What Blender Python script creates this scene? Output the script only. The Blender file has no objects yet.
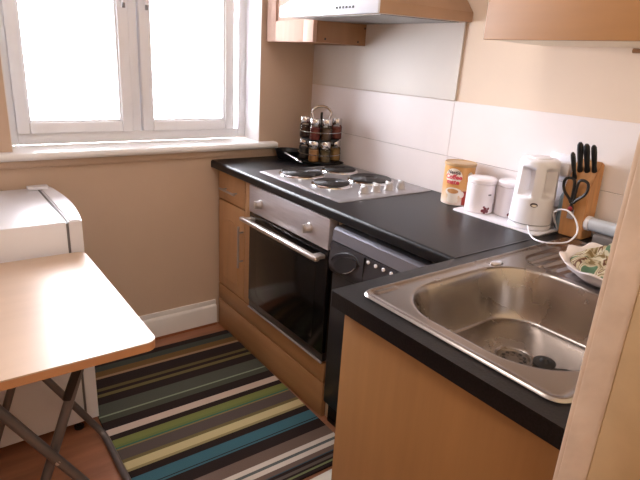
import bpy, bmesh, math, random
from mathutils import Vector, Matrix, noise

random.seed(7)
S = bpy.context.scene
COL = S.collection
PI = math.pi

# ------------------------------------------------------------------ camera
cam_d = bpy.data.cameras.new('camera')
cam = bpy.data.objects.new('camera', cam_d)
COL.objects.link(cam)
_r = Vector((0.80330609, -0.59255007, 0.05986431))
_u = Vector((0.14496698, 0.29203607, 0.94535682))
_f = Vector((0.57765378, 0.75073254, -0.32049455))
M = Matrix.Identity(4)
for i in range(3):
    M[i][0] = _r[i]; M[i][1] = _u[i]; M[i][2] = -_f[i]
M.translation = Vector((-1.7407, -2.4082, 1.4064))
cam.matrix_world = M
cam_d.sensor_fit = 'HORIZONTAL'
cam_d.sensor_width = 36.0
cam_d.lens = 528.55 / 640.0 * 36.0
cam_d.clip_start = 0.02
S.camera = cam

# ------------------------------------------------------------------ world and light
W = bpy.data.worlds.new('overcast_sky'); S.world = W; W.use_nodes = True
bg = W.node_tree.nodes['Background']
bg.inputs['Color'].default_value = (0.91, 0.925, 1.0, 1)
bg.inputs['Strength'].default_value = 32

def area(name, loc, rot, sx, sy, power, color, portal=False):
    l = bpy.data.lights.new(name, 'AREA'); l.shape = 'RECTANGLE'; l.size = sx; l.size_y = sy
    l.energy = power; l.color = color
    if portal: l.cycles.is_portal = True
    o = bpy.data.objects.new(name, l); o.location = loc; o.rotation_euler = rot; COL.objects.link(o)
    return o
area('window_portal', (-0.89, 0.20, 1.56), (-PI/2, 0, 0), 1.10, 1.10, 1, (1, 1, 1), True)
# ceiling light of the kitchen (warm) and of the hallway behind the camera
area('kitchen_ceiling_light', (-1.15, -1.25, 2.40), (0, 0, 0), 0.35, 0.35, 5, (1.0, 0.93, 0.88))
area('hall_ceiling_light', (-1.75, -3.1, 2.40), (0, 0, 0), 0.5, 0.5, 15, (1.0, 0.88, 0.76))

S.view_settings.view_transform = 'Standard'
S.view_settings.look = 'None'
S.view_settings.gamma = 1
S.view_settings.exposure = 0.15
S.view_settings.use_curve_mapping = False

# ------------------------------------------------------------------ materials
def lin(c):
    return tuple(((v/255.0)/12.92 if v/255.0 <= 0.04045 else ((v/255.0+0.055)/1.055)**2.4) for v in c)

def mat(name, rgb, rough=0.5, metal=0.0, var=0.06, scale=8.0, stretch=(1, 1, 1), bump=0.0, bscale=60.0,
        spec=0.5, coat=0.0, trans=0.0, rvar=0.0, rgb2=None, alpha=None):
    m = bpy.data.materials.new(name); m.use_nodes = True
    nt = m.node_tree; b = nt.nodes['Principled BSDF']
    c = lin(rgb)
    tc = nt.nodes.new('ShaderNodeTexCoord'); mp = nt.nodes.new('ShaderNodeMapping')
    mp.inputs['Scale'].default_value = stretch
    nt.links.new(tc.outputs['Object'], mp.inputs['Vector'])
    n = nt.nodes.new('ShaderNodeTexNoise'); n.inputs['Scale'].default_value = scale
    n.inputs['Detail'].default_value = 5
    nt.links.new(mp.outputs['Vector'], n.inputs['Vector'])
    cr = nt.nodes.new('ShaderNodeValToRGB')
    c2 = lin(rgb2) if rgb2 else tuple(v*(1-var*2) for v in c)
    cr.color_ramp.elements[0].color = (*c2, 1); cr.color_ramp.elements[0].position = 0.33
    cr.color_ramp.elements[1].color = (*(c if rgb2 else tuple(min(1, v*(1+var)) for v in c)), 1)
    cr.color_ramp.elements[1].position = 0.67
    nt.links.new(n.outputs['Fac'], cr.inputs['Fac'])
    nt.links.new(cr.outputs['Color'], b.inputs['Base Color'])
    b.inputs['Roughness'].default_value = rough
    b.inputs['Metallic'].default_value = metal
    b.inputs['Specular IOR Level'].default_value = spec
    b.inputs['Coat Weight'].default_value = coat
    b.inputs['Coat Roughness'].default_value = 0.1
    b.inputs['Transmission Weight'].default_value = trans
    if rvar:
        mr = nt.nodes.new('ShaderNodeMapRange')
        mr.inputs['To Min'].default_value = max(0.02, rough-rvar); mr.inputs['To Max'].default_value = min(1, rough+rvar)
        nt.links.new(n.outputs['Fac'], mr.inputs['Value']); nt.links.new(mr.outputs['Result'], b.inputs['Roughness'])
    if bump:
        n2 = nt.nodes.new('ShaderNodeTexNoise'); n2.inputs['Scale'].default_value = bscale
        nt.links.new(mp.outputs['Vector'], n2.inputs['Vector'])
        bp = nt.nodes.new('ShaderNodeBump'); bp.inputs['Strength'].default_value = bump
        bp.inputs['Distance'].default_value = 0.004
        nt.links.new(n2.outputs['Fac'], bp.inputs['Height']); nt.links.new(bp.outputs['Normal'], b.inputs['Normal'])
    return m

m_wall = mat('painted_wall', (206, 181, 160), 0.85, var=0.02, scale=3, bump=0.15, bscale=40)
m_wall_r = mat('cream_painted_wall', (233, 213, 194), 0.8, var=0.02, scale=3, bump=0.1, bscale=40)
m_hall = mat('hall_wall_paint', (230, 205, 165), 0.85, var=0.02)
m_ceil = mat('ceiling_paint', (238, 235, 230), 0.9, var=0.01)
m_white = mat('white_gloss_paint', (238, 235, 234), 0.35, var=0.02, scale=5)
m_upvc = mat('white_window_plastic', (240, 241, 246), 0.3, var=0.01)
m_jamb = mat('cream_gloss_paint', (226, 204, 182), 0.4, var=0.05, scale=14, bump=0.3, bscale=30)
m_beech = mat('beech_laminate', (202, 158, 116), 0.5, var=0.04, scale=5, stretch=(5, 5, 0.6))
m_beech_h = mat('beech_lying_shade_darkened', (180, 136, 94), 0.5, var=0.04, scale=5, stretch=(5, 0.6, 5))  # shade of the low panels put into a darker beech colour
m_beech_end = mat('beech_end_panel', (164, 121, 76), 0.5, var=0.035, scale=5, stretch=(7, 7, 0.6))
m_carc = mat('carcass_melamine', (222, 205, 182), 0.5, var=0.02)
m_brown = mat('brown_carcass', (150, 108, 72), 0.5, var=0.05, scale=4, stretch=(5, 5, 0.7))
m_wtop = mat('black_worktop', (24, 23, 26), 0.36, var=0.3, scale=260, bump=0.08, bscale=180, spec=0.32)
m_steel = mat('brushed_steel', (206, 202, 208), 0.42, 0.65, var=0.04, scale=12, stretch=(1, 1, 8), rvar=0.04)
m_sink = mat('sink_steel', (160, 152, 147), 0.27, 1.0, var=0.01, scale=9, rvar=0.02)
m_hobst = mat('hob_steel', (180, 176, 178), 0.42, 0.85, var=0.04, scale=20, rvar=0.06)
m_chrome = mat('chrome', (220, 220, 222), 0.10, 1.0, var=0.02)
m_satin = mat('satin_handle_metal', (200, 196, 194), 0.32, 0.75, var=0.02)
m_iron = mat('cast_iron_plate', (50, 46, 46), 0.42, 0.3, var=0.15, scale=40)
m_glassblk = mat('black_oven_glass', (12, 10, 11), 0.16, var=0.1, spec=0.35)
m_black = mat('black_plastic', (20, 19, 20), 0.4, var=0.1)
m_graph = mat('graphite_enamel', (72, 70, 75), 0.30, 0.35, var=0.05)
m_graph2 = mat('graphite_door', (44, 43, 46), 0.35, 0.3, var=0.05)
m_bwhite = mat('white_enamel', (234, 233, 240), 0.28, var=0.01)
m_grey = mat('grey_seal', (120, 118, 122), 0.5, var=0.05)
m_ceram = mat('white_ceramic', (240, 232, 236), 0.22, var=0.01)
m_plas = mat('white_plastic', (236, 234, 240), 0.3, var=0.01)
m_leg = mat('dark_grey_tube', (120, 116, 118), 0.35, 0.6, var=0.06)
m_ttop = mat('pale_table_laminate', (204, 178, 156), 0.30, var=0.02, scale=3, stretch=(0.6, 6, 6), spec=0.28)
m_tedge = mat('table_edge_wood', (190, 138, 98), 0.5, var=0.08, scale=6)
m_block = mat('knife_block_wood', (198, 144, 92), 0.5, var=0.10, scale=9, stretch=(6, 6, 0.8))
m_handle = mat('black_knife_handle', (18, 16, 17), 0.38, var=0.1)
m_red = mat('red_plastic', (150, 30, 38), 0.4, var=0.05)
m_pan = mat('black_pan', (18, 17, 19), 0.3, var=0.1)
m_hood = mat('hood_front_reflected_white', (222, 226, 238), 0.25, var=0.01)
m_hoodside = mat('hood_metal_reflection_tint', (170, 138, 112), 0.35, 0.45, var=0.04, scale=6)  # brown reflection of the wood units painted into the metal
m_filter = mat('hood_filter', (140, 140, 138), 0.4, 0.7, var=0.12, scale=120)
m_paper = mat('off_white_mat', (232, 228, 218), 0.8, var=0.02)
m_pbt = mat('pale_blue_plastic', (176, 200, 214), 0.2, var=0.03)
m_tube = mat('silver_wrap', (222, 232, 246), 0.15, 0.3, var=0.08, scale=10, stretch=(3, 1, 3))

def glass(name, tint=(1, 1, 1)):
    m = bpy.data.materials.new(name); m.use_nodes = True
    nt = m.node_tree; nt.nodes.clear()
    out = nt.nodes.new('ShaderNodeOutputMaterial'); mx = nt.nodes.new('ShaderNodeMixShader')
    t = nt.nodes.new('ShaderNodeBsdfTransparent'); g = nt.nodes.new('ShaderNodeBsdfGlossy')
    t.inputs['Color'].default_value = (*tint, 1); g.inputs['Roughness'].default_value = 0.03
    fr = nt.nodes.new('ShaderNodeFresnel'); fr.inputs['IOR'].default_value = 1.45
    nt.links.new(fr.outputs[0], mx.inputs[0]); nt.links.new(t.outputs[0], mx.inputs[1])
    nt.links.new(g.outputs[0], mx.inputs[2]); nt.links.new(mx.outputs[0], out.inputs['Surface'])
    return m
m_pane = glass('window_glass'); m_jarglass = glass('jar_glass', (0.92, 0.92, 0.9))

def ramp_mat(name, stops, axis, lo, hi, rough, interp='CONSTANT', wob=0.0, noisy=0.0):
    """bands along an axis of the object's own coordinates"""
    m = bpy.data.materials.new(name); m.use_nodes = True
    nt = m.node_tree; b = nt.nodes['Principled BSDF']
    tc = nt.nodes.new('ShaderNodeTexCoord'); sp = nt.nodes.new('ShaderNodeSeparateXYZ')
    nt.links.new(tc.outputs['Object'], sp.inputs[0])
    mr = nt.nodes.new('ShaderNodeMapRange')
    mr.inputs['From Min'].default_value = lo; mr.inputs['From Max'].default_value = hi
    nt.links.new(sp.outputs[axis], mr.inputs['Value'])
    # two ramps (Blender allows 32 stops each)
    def mk(sub):
        cr = nt.nodes.new('ShaderNodeValToRGB'); cr.color_ramp.interpolation = interp
        e = cr.color_ramp.elements
        e[0].position = sub[0][0]; e[0].color = (*lin(sub[0][1]), 1)
        e[1].position = sub[1][0]; e[1].color = (*lin(sub[1][1]), 1)
        for pos, c in sub[2:]:
            x = e.new(pos); x.color = (*lin(c), 1)
        nt.links.new(mr.outputs[0], cr.inputs['Fac']); return cr
    half = len(stops)//2
    if len(stops) > 30:
        A = mk(stops[:half]); B = mk(stops[half:])
        gt = nt.nodes.new('ShaderNodeMath'); gt.operation = 'GREATER_THAN'
        gt.inputs[1].default_value = stops[half][0]; nt.links.new(mr.outputs[0], gt.inputs[0])
        mx = nt.nodes.new('ShaderNodeMix'); mx.data_type = 'RGBA'
        nt.links.new(gt.outputs[0], mx.inputs['Factor']); nt.links.new(A.outputs[0], mx.inputs['A'])
        nt.links.new(B.outputs[0], mx.inputs['B']); co = mx.outputs['Result']
    else:
        co = mk(stops).outputs[0]
    nt.links.new(co, b.inputs['Base Color'])
    b.inputs['Roughness'].default_value = rough
    if noisy:
        n2 = nt.nodes.new('ShaderNodeTexNoise'); n2.inputs['Scale'].default_value = 350
        nt.links.new(tc.outputs['Object'], n2.inputs['Vector'])
        bp = nt.nodes.new('ShaderNodeBump'); bp.inputs['Strength'].default_value = noisy; bp.inputs['Distance'].default_value = 0.004
        nt.links.new(n2.outputs['Fac'], bp.inputs['Height']); nt.links.new(bp.outputs['Normal'], b.inputs['Normal'])
    return m

# ------------------------------------------------------------------ mesh helpers
def bx(bm, x0, x1, y0, y1, z0, z1, bev=0.0, seg=2):
    x0, x1 = sorted((x0, x1)); y0, y1 = sorted((y0, y1)); z0, z1 = sorted((z0, z1))
    r = bmesh.ops.create_cube(bm, size=1)
    vs = r['verts']
    for v in vs:
        v.co = Vector((x0+(v.co.x+.5)*(x1-x0), y0+(v.co.y+.5)*(y1-y0), z0+(v.co.z+.5)*(z1-z0)))
    if bev:
        es = list({e for v in vs for e in v.link_edges})
        bmesh.ops.bevel(bm, geom=es, offset=bev, segments=seg, affect='EDGES', profile=0.5)
def box(x0, x1, y0, y1, z0, z1, bev=0.0, seg=2):
    bm = bmesh.new(); bx(bm, x0, x1, y0, y1, z0, z1, bev, seg); return bm
def lathe(bm, prof, c, seg=32, axis=Vector((0, 0, 1)), cap=True):
    """prof: list of (radius, height); axis: direction of height"""
    q = Vector((0, 0, 1)).rotation_difference(axis.normalized()); c = Vector(c)
    rings = []
    for r, h in prof:
        rings.append([bm.verts.new(c + q @ Vector((r*math.cos(2*PI*k/seg), r*math.sin(2*PI*k/seg), h))) for k in range(seg)])
    for a, b in zip(rings, rings[1:]):
        for k in range(seg):
            bm.faces.new((a[k], a[(k+1) % seg], b[(k+1) % seg], b[k]))
    if cap:
        bm.faces.new(list(reversed(rings[0]))); bm.faces.new(rings[-1])
def tube(bm, pts, rad, seg=10, closed=False, flat=1.0):
    pts = [Vector(p) for p in pts]; n = len(pts)
    rads = rad if isinstance(rad, (list, tuple)) else [rad]*n
    up = None; rings = []
    for i in range(n):
        if closed: t = (pts[(i+1) % n]-pts[i-1]).normalized()
        else: t = (pts[min(i+1, n-1)]-pts[max(i-1, 0)]).normalized()
        if up is None:
            up = Vector((0, 0, 1)) if abs(t.z) < 0.9 else Vector((1, 0, 0))
        a = (up - t*up.dot(t)).normalized(); up = a; b = t.cross(a)
        rings.append([bm.verts.new(pts[i] + rads[i]*(math.cos(2*PI*k/seg)*a*flat + math.sin(2*PI*k/seg)*b)) for k in range(seg)])
    m = n if closed else n-1
    for i in range(m):
        A, B = rings[i], rings[(i+1) % n]
        for k in range(seg): bm.faces.new((A[k], A[(k+1) % seg], B[(k+1) % seg], B[k]))
    if not closed:
        bm.faces.new(list(reversed(rings[0]))); bm.faces.new(rings[-1])
def prism(bm, poly, axis, a, b):
    """extrude a 2D polygon along axis ('x','y','z') from a to b"""
    def P(u, v, w): return {'x': (w, u, v), 'y': (u, w, v), 'z': (u, v, w)}[axis]
    A = [bm.verts.new(P(u, v, a)) for u, v in poly]; B = [bm.verts.new(P(u, v, b)) for u, v in poly]
    n = len(poly)
    bm.faces.new(A); bm.faces.new(list(reversed(B)))
    for i in range(n): bm.faces.new((A[i], B[i], B[(i+1) % n], A[(i+1) % n]))
def rrect(x0, x1, y0, y1, r, seg=6):
    pts = []
    for cx, cy, a0 in ((x1-r, y1-r, 0), (x0+r, y1-r, 90), (x0+r, y0+r, 180), (x1-r, y0+r, 270)):
        for k in range(seg+1):
            a = math.radians(a0+90*k/seg); pts.append((cx+r*math.cos(a), cy+r*math.sin(a)))
    return pts
def smoothpath(pts, n=8):
    """Catmull-Rom"""
    P = [Vector(p) for p in pts]; P = [2*P[0]-P[1]] + P + [2*P[-1]-P[-2]]; out = []
    for i in range(1, len(P)-2):
        for k in range(n):
            t = k/n; a, b, c, d = P[i-1:i+3]
            out.append(0.5*((2*b)+(-a+c)*t+(2*a-5*b+4*c-d)*t*t+(-a+3*b-3*c+d)*t**3))
    out.append(P[-2]); return out

def base_of(o):
    return Vector(o['_base']) if '_base' in o.keys() else Vector((0, 0, 0))
ALLB = {}
def obj(name, bm, m, parent=None, smooth=True, angle=35):
    """link the bmesh (built in world coordinates) as ONE mesh object"""
    bmesh.ops.recalc_face_normals(bm, faces=bm.faces[:])
    if parent is not None:
        off = ALLB[parent.name].copy()
    else:
        xs = [v.co for v in bm.verts]
        off = Vector(((min(v.x for v in xs)+max(v.x for v in xs))/2, (min(v.y for v in xs)+max(v.y for v in xs))/2, min(v.z for v in xs)))
    for v in bm.verts: v.co -= off
    me = bpy.data.meshes.new(name)
    if smooth:
        for f in bm.faces: f.smooth = True
        for e in bm.edges:
            if len(e.link_faces) == 2 and e.calc_face_angle(0) > math.radians(angle): e.smooth = False
    bm.to_mesh(me); bm.free()
    me.materials.append(m)
    o = bpy.data.objects.new(name, me); COL.objects.link(o)
    if parent is not None: o.parent = parent
    else: o.location = off
    ALLB[o.name] = off
    return o
def tag(o, label, cat, group=None, kind=None):
    o['label'] = label; o['category'] = cat
    if group: o['group'] = group
    if kind: o['kind'] = kind
    return o
def thing(name, label, cat, loc, group=None):
    o = bpy.data.objects.new(name, None); o.empty_display_size = 0.05; COL.objects.link(o); o.location = loc
    ALLB[o.name] = Vector(loc)
    return tag(o, label, cat, group)
def struct(name, bm, m, parent=None, smooth=True):
    o = obj(name, bm, m, parent, smooth)
    if parent is None: o['kind'] = 'structure'
    return o

# ------------------------------------------------------------------ room shell
XL = -2.35; YN = -2.15; YH = -4.2; ZC = 2.45
WX0, WX1, WZ0, WZ1 = -1.458, -0.328, 0.957, 2.13      # window hole
bm = box(XL-.1, 1.2, YH-.1, 0.30, -0.08, 0.0); struct('floor', bm, mat('terracotta_laminate', (160, 108, 80), 0.38, var=0.12, scale=4, stretch=(1, 6, 1)))
struct('ceiling', box(XL-.1, 1.2, YH-.1, 0.30, ZC, ZC+.08), m_ceil)
bm = bmesh.new()
bx(bm, XL-.1, WX0, 0, 0.28, 0, ZC); bx(bm, WX1, 0.1, 0, 0.28, 0, ZC)
bx(bm, WX0, WX1, 0, 0.28, 0, WZ0); bx(bm, WX0, WX1, 0, 0.28, WZ1, ZC)
struct('wall_back', bm, m_wall)
struct('wall_right', box(0, 0.1, YN, 0.0, 0, ZC), m_wall_r)
struct('wall_left', box(XL-.1, XL, YH, 0.0, 0, ZC), m_wall)
DX0, DX1 = -1.92, -1.075                              # doorway in the near wall
bm = bmesh.new()
bx(bm, DX1, 1.1, YN-.12, YN, 0, ZC); bx(bm, XL, DX0, YN-.12, YN, 0, ZC); bx(bm, DX0, DX1, YN-.12, YN, 2.05, ZC)
struct('wall_front', bm, m_hall)
struct('wall_hall_right', box(-0.3, -0.2, YH, YN-.12, 0, ZC), m_hall)
struct('wall_hall_end', box(XL, -0.3, YH-.1, YH, 0, ZC), m_hall)

# door lining of the doorway the picture is taken through
dr = bpy.data.objects.new('door_1', None); COL.objects.link(dr); dr.location = (-1.105, -2.2, 0); ALLB[dr.name] = Vector(dr.location); dr['kind'] = 'structure'
bm = bmesh.new(); bx(bm, -1.105, -1.075, -2.285, -2.150, 0, 2.02, 0.003); bx(bm, -1.92, -1.89, -2.285, -2.150, 0, 2.02, 0.003); bx(bm, -1.92, -1.075, -2.285, -2.150, 2.02, 2.05, 0.002)
obj('door_lining', bm, m_jamb, dr)
bm = bmesh.new(); bx(bm, -1.1085, -1.105, -2.285, -2.187, 0, 2.02, 0.003); bx(bm, -1.89, -1.876, -2.285, -2.187, 0, 2.02, 0.003)
obj('door_stop', bm, mat('hall_lit_gloss_paint', (206, 178, 138), 0.45, var=0.05, scale=14), dr)  # warm hall light painted into the stop's yellower colour
bm = bmesh.new(); bx(bm, -1.086, -1.045, -2.150, -2.136, 0, 2.07, 0.004); bx(bm, -1.95, -1.895, -2.150, -2.136, 0, 2.07, 0.004)
obj('architrave', bm, m_jamb, dr)

# baseboard under the window
def skirt(name, x0, x1):
    bm = bmesh.new()
    prof = [(0, 0.014), (0, 0.145), (-.006, 0.145), (-.010, 0.134), (-.010, 0.122), (-.016, 0.116), (-.020, 0.106), (-.020, 0.014)]
    prism(bm, prof, 'x', x0, x1)
    struct(name, bm, m_white)
skirt('baseboard_back', XL, -0.582)
struct('trim_1', box(XL, -0.582, -.020, 0, 0, 0.014), mat('dark_oak_edging', (150, 92, 60), 0.5))

# tiled splashback: rows 0.22 m high, stepping up behind the hob
def tile_bm(rects):
    bm = bmesh.new()
    for (y0, y1, z0, z1) in rects: bx(bm, -0.008, 0.0, y0+.0002, y1-.0002, z0+.0008, z1-.0008, 0.0012, 1)
    return bm
rects = []
ys = [0, -.98, -2.15]
for a, b in zip(ys, ys[1:]):
    rects.append((b, a, .905, 1.066)); rects.append((b, a, 1.066, 1.287))
m_tile = mat('white_wall_tile', (240, 232, 232), 0.5, var=0.015, scale=4)
m_tile2 = mat('hood_shaded_wall_tile', (222, 214, 206), 0.5, var=0.015, scale=4)  # wall tile greyed to carry the hood's shade in its colour
struct('trim_2', tile_bm(rects), m_tile)
struct('trim_3', tile_bm([(-.98, 0, 1.287, 1.58)]), m_tile2)
struct('trim_4', box(-.004, 0, YN, -.0, .905, 1.286), mat('grey_grout', (150, 140, 136), 0.8))

# ------------------------------------------------------------------ window
win = bpy.data.objects.new('window_1', None); COL.objects.link(win); win.location = (-0.89, 0.15, 0.99); ALLB[win.name] = Vector(win.location); win['kind'] = 'structure'
FY = 0.15
def frame_ring(bm, x0, x1, z0, z1, w, y0, y1, wb=None, bev=0.004):
    wb = wb or w
    bx(bm, x0, x0+w, y0, y1, z0, z1, bev); bx(bm, x1-w, x1, y0, y1, z0, z1, bev)
    bx(bm, x0+w, x1-w, y0, y1, z0, z0+wb, bev); bx(bm, x0+w, x1-w, y0, y1, z1-w, z1, bev)
bm = bmesh.new(); frame_ring(bm, -1.457, -0.329, 0.99, 2.125, 0.045, FY, FY+.07, 0.05)
bx(bm, -.926, -.888, FY, FY+.07, 1.04, 2.08, .004)
obj('window_frame', bm, m_upvc, win)
for (x0, x1, hx) in ((-1.415, -.93, -.957), (-.884, -.405, -.857)):
    bm = bmesh.new(); frame_ring(bm, x0, x1, 1.040, 2.085, 0.05, FY-.018, FY+.05, 0.046, 0.006)
    frame_ring(bm, x0+.046, x1-.046, 1.082, 2.040, 0.012, FY-.006, FY+.045, None, 0.003)
    s = obj('sash', bm, m_upvc, win)
    obj('glass_pane', box(x0+.052, x1-.052, FY+.02, FY+.024, 1.09, 2.034), m_pane, s)
    bm = bmesh.new(); bx(bm, hx-.012, hx+.012, FY-.040, FY-.018, 1.63, 1.70, .005)
    tube(bm, [(hx, FY-.038, 1.665), (hx, FY-.055, 1.66), (hx-.002, FY-.060, 1.63), (hx-.004, FY-.060, 1.590)], [.010, .010, .009, .007], 10)
    obj('sash_handle', bm, m_plas, s)
    bm = bmesh.new(); tube(bm, [(hx-.004, FY-.060, 1.592), (hx-.005, FY-.060, 1.572)], .0075, 10)
    obj('handle_tip', bm, m_grey, s)
bm = bmesh.new(); bx(bm, WX1-.004, WX1, .001, .149, .991, WZ1); bx(bm, WX0, WX0+.004, .001, .149, .991, WZ1); bx(bm, WX0+.004, WX1-.004, .001, .149, WZ1-.004, WZ1)
struct('trim_7', bm, m_white)
# sill board with a rounded nose
bm = bmesh.new()
nose = [(-.020, .957), (-.034, .957)] + [(-.034-.017*math.sin(a), .9735-.0165*math.cos(a)) for a in [PI*k/8 for k in range(9)]] + [(0.15, .990), (.15, .957)]
def sill_piece(bm, x0, x1, pts): prism(bm, pts, 'x', x0, x1)
sill_piece(bm, WX0+.001, WX1-.001, nose)
nose2 = [(0.0, .957), (-.034, .957)] + [(-.034-.017*math.sin(a), .9735-.0165*math.cos(a)) for a in [PI*k/8 for k in range(9)]] + [(0.0, .990)]
sill_piece(bm, -1.58, WX0+.001, nose2); sill_piece(bm, WX1-.001, -.243, nose2)
struct('window_2_sill'.replace('window_2_sill', 'trim_5'), bm, m_white)
struct('trim_6', box(-1.57, -.25, -.014, 0, .925, .957, .003), m_wall)

# ------------------------------------------------------------------ base units along the right wall
XF = -0.570            # front plane of doors
def bar_handle(bm, p0, p1, off, r=.0055):
    """bar from p0 to p1 standing off the face, two posts"""
    p0 = Vector(p0); p1 = Vector(p1); o = Vector(off); d = (p1-p0)
    tube(bm, [p0+o, p1+o], r, 10)
    for t in (.15, .85):
        q = p0+d*t; tube(bm, [q, q+o], r*.85, 8)
cb = thing('base_cabinet', 'beech base cabinet with one drawer over a panelled door, beside the window wall', 'cabinet', (-.29, -.19, 0.0))
obj('body', box(-.549, -.02, -.372, -.022, .17, .868), m_carc, cb)
dw = obj('drawer', box(XF, -.550, -.292, -.022, .722, .866, .003), m_beech, cb)
bm = bmesh.new(); bar_handle(bm, (XF, -.082, .782), (XF, -.235, .782), (-.026, 0, 0)); obj('drawer_handle', bm, m_satin, dw)
bm = box(XF, -.550, -.292, -.022, .255, .716, .003)
door = obj('door', bm, m_beech, cb)
# raised centre panel with arched top
bm = bmesh.new()
pl = [(-.236, .31), (-.078, .31), (-.078, .60)] + [(-.157+.079*math.cos(a), .60+.030*math.sin(a)) for a in [PI*k/12 for k in range(1, 12)]] + [(-.236, .60)]
prism(bm, pl, 'x', XF-.004, XF+.004)
bmesh.ops.bevel(bm, geom=[e for e in bm.edges], offset=.0025, segments=1, affect='EDGES')
obj('raised_panel', bm, m_beech, door)
bm = bmesh.new(); bar_handle(bm, (XF, -.281, .430), (XF, -.281, .640), (-.026, 0, 0)); obj('door_handle', bm, m_satin, door)
obj('filler_panel', box(XF, -.550, -.368, -.297, .255, .866, .002), m_beech, cb)
# board below doors and oven
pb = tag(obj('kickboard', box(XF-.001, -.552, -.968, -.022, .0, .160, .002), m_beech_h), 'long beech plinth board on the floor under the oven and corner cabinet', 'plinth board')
oh = thing('oven_housing', 'beech oven housing with a plain panel below the oven', 'cabinet', (-.29, -.67, 0.0))
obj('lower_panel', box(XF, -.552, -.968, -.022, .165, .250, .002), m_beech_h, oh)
bm = bmesh.new(); bx(bm, -.55, -.02, -.985, -.969, .0, .868); bx(bm, -.55, -.02, -.969, -.374, .20, .262); bx(bm, -.55, -.02, -.380, -.374, .262, .868)
obj('carcass', bm, m_carc, oh)

# ------------------------------------------------------------------ oven
ov = thing('built_in_oven', 'stainless steel and black glass electric oven built in under the hob', 'oven', (-.29, -.67, .265))
OY0, OY1 = -.966, -.372
obj('oven_body', box(-.555, -.06, -.960, -.384, .266, .860), m_grey, ov)
obj('control_panel', box(XF-.022, -.552, OY0, OY1, .742, .866, .004), m_steel, ov)
for y in (-.475, -.845):
    bm = bmesh.new(); lathe(bm, [(.020, 0), (.021, .003), (.0175, .006), (.0165, .026), (.012, .030)], (XF-.022, y, .797), 24, Vector((-1, 0, 0)))
    bx(bm, XF-.056, XF-.030, y-.0045, y+.0045, .780, .814, .002)
    obj('knob', bm, m_satin, ov)
od = obj('oven_door', box(XF-.018, -.553, OY0, OY1, .302, .738, .003), m_glassblk, ov)
bm = bmesh.new(); bx(bm, XF-.0195, XF-.0175, OY0+.07, OY1-.07, .345, .660, .0005)
obj('oven_window', bm, mat('oven_window_glass', (20, 17, 16), 0.14, var=0.1, spec=0.35), od)
bm = bmesh.new(); bx(bm, XF-.075, XF-.050, OY0+.006, OY1-.002, .703, .722, .007, 3)
for y in (OY0+.035, OY1-.035): bx(bm, XF-.055, XF-.016, y-.018, y+.018, .704, .720, .004)
obj('oven_handle', bm, mat('oven_handle_metal', (214, 206, 200), 0.32, 0.8, var=0.02), od)
bm = bmesh.new(); bx(bm, XF-.014, -.553, OY0, OY1, .266, .300, .002); obj('lower_trim', bm, mat('dark_steel_trim', (98, 92, 92), 0.35, 0.9), ov)
bm = bmesh.new(); bx(bm, XF-.020, XF-.013, OY0, OY1, .260, .267, .001); obj('edge_strip', bm, m_steel, ov)

# ------------------------------------------------------------------ graphite machine beside the oven
ma = thing('dishwasher', 'dark graphite front-loading appliance between the oven and the sink', 'dishwasher', (-.29, -1.26, 0.0))
MY0, MY1 = -1.560, -.990
obj('housing', box(-.55, -.03, MY0, MY1, .02, .845, .004), m_graph2, ma)
obj('door', box(-.585, -.551, MY0+.002, MY1-.002, .10, .668, .006), m_graph2, ma)
bm = bmesh.new()
pr = [(-.551, .672), (-.590, .672), (-.602, .690), (-.605, .715), (-.597, .792), (-.551, .792)]
prism(bm, pr, 'y', MY0+.002, MY1-.002)
fa = obj('control_fascia', bm, m_graph, ma)
bm = bmesh.new(); prism(bm, [(-.551, .796), (-.597, .796), (-.590, .835), (-.578, .846), (-.551, .848)], 'y', MY0+.002, MY1-.002)
obj('top_strip', bm, mat('graphite_top_strip', (128, 128, 138), 0.3, 0.5, var=0.03), ma)
# recessed oval grip as a dark plate, chrome crescent standing in for its glint
bm = bmesh.new()
ell = [(-1.085+.062*math.cos(a), .728+.030*math.sin(a)+(-.06)*math.cos(a)*.35) for a in [2*PI*k/28 for k in range(28)]]
prism(bm, ell, 'x', -.6065, -.598); obj('grip_recess', bm, mat('dark_grip', (40, 39, 42), 0.4), fa)
bm = bmesh.new()
arc = [(-.607, -1.085+.080*math.cos(a), .728+.046*math.sin(a)-.02*math.cos(a)) for a in [math.radians(20+150*k/20) for k in range(21)]]
tube(bm, arc, .0022, 6); obj('grip_rim', bm, m_graph2, fa)
bm = bmesh.new()
arc = [(-.608, -1.085+.058*math.cos(a), .728+.030*math.sin(a)-.0203*math.cos(a)) for a in [math.radians(200+75*k/12) for k in range(13)]]
tube(bm, [(x, y, z) for x, y, z in arc], [.001+.0022*math.sin(PI*k/12) for k in range(13)], 6); obj('grip_glint', bm, m_chrome, fa)
bm = bmesh.new(); bx(bm, -.6055, -.598, -1.1815, -1.180, .675, .790); obj('panel_seam', bm, m_black, fa)
for k in range(4):
    y = -1.198-.037*k; bm = bmesh.new(); lathe(bm, [(.0065, 0), (.0065, .004), (.004, .006)], (-.5985, y, .778), 14, Vector((-1, 0, 0)))
    obj('button', bm, m_plas, fa)
bm = bmesh.new(); bx(bm, -.56, -.10, MY0+.01, MY1-.01, 0, .02); bx(bm, -.556, -.54, MY0+.004, MY1-.004, .0, .095); obj('plinth', bm, m_black, ma)

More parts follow.
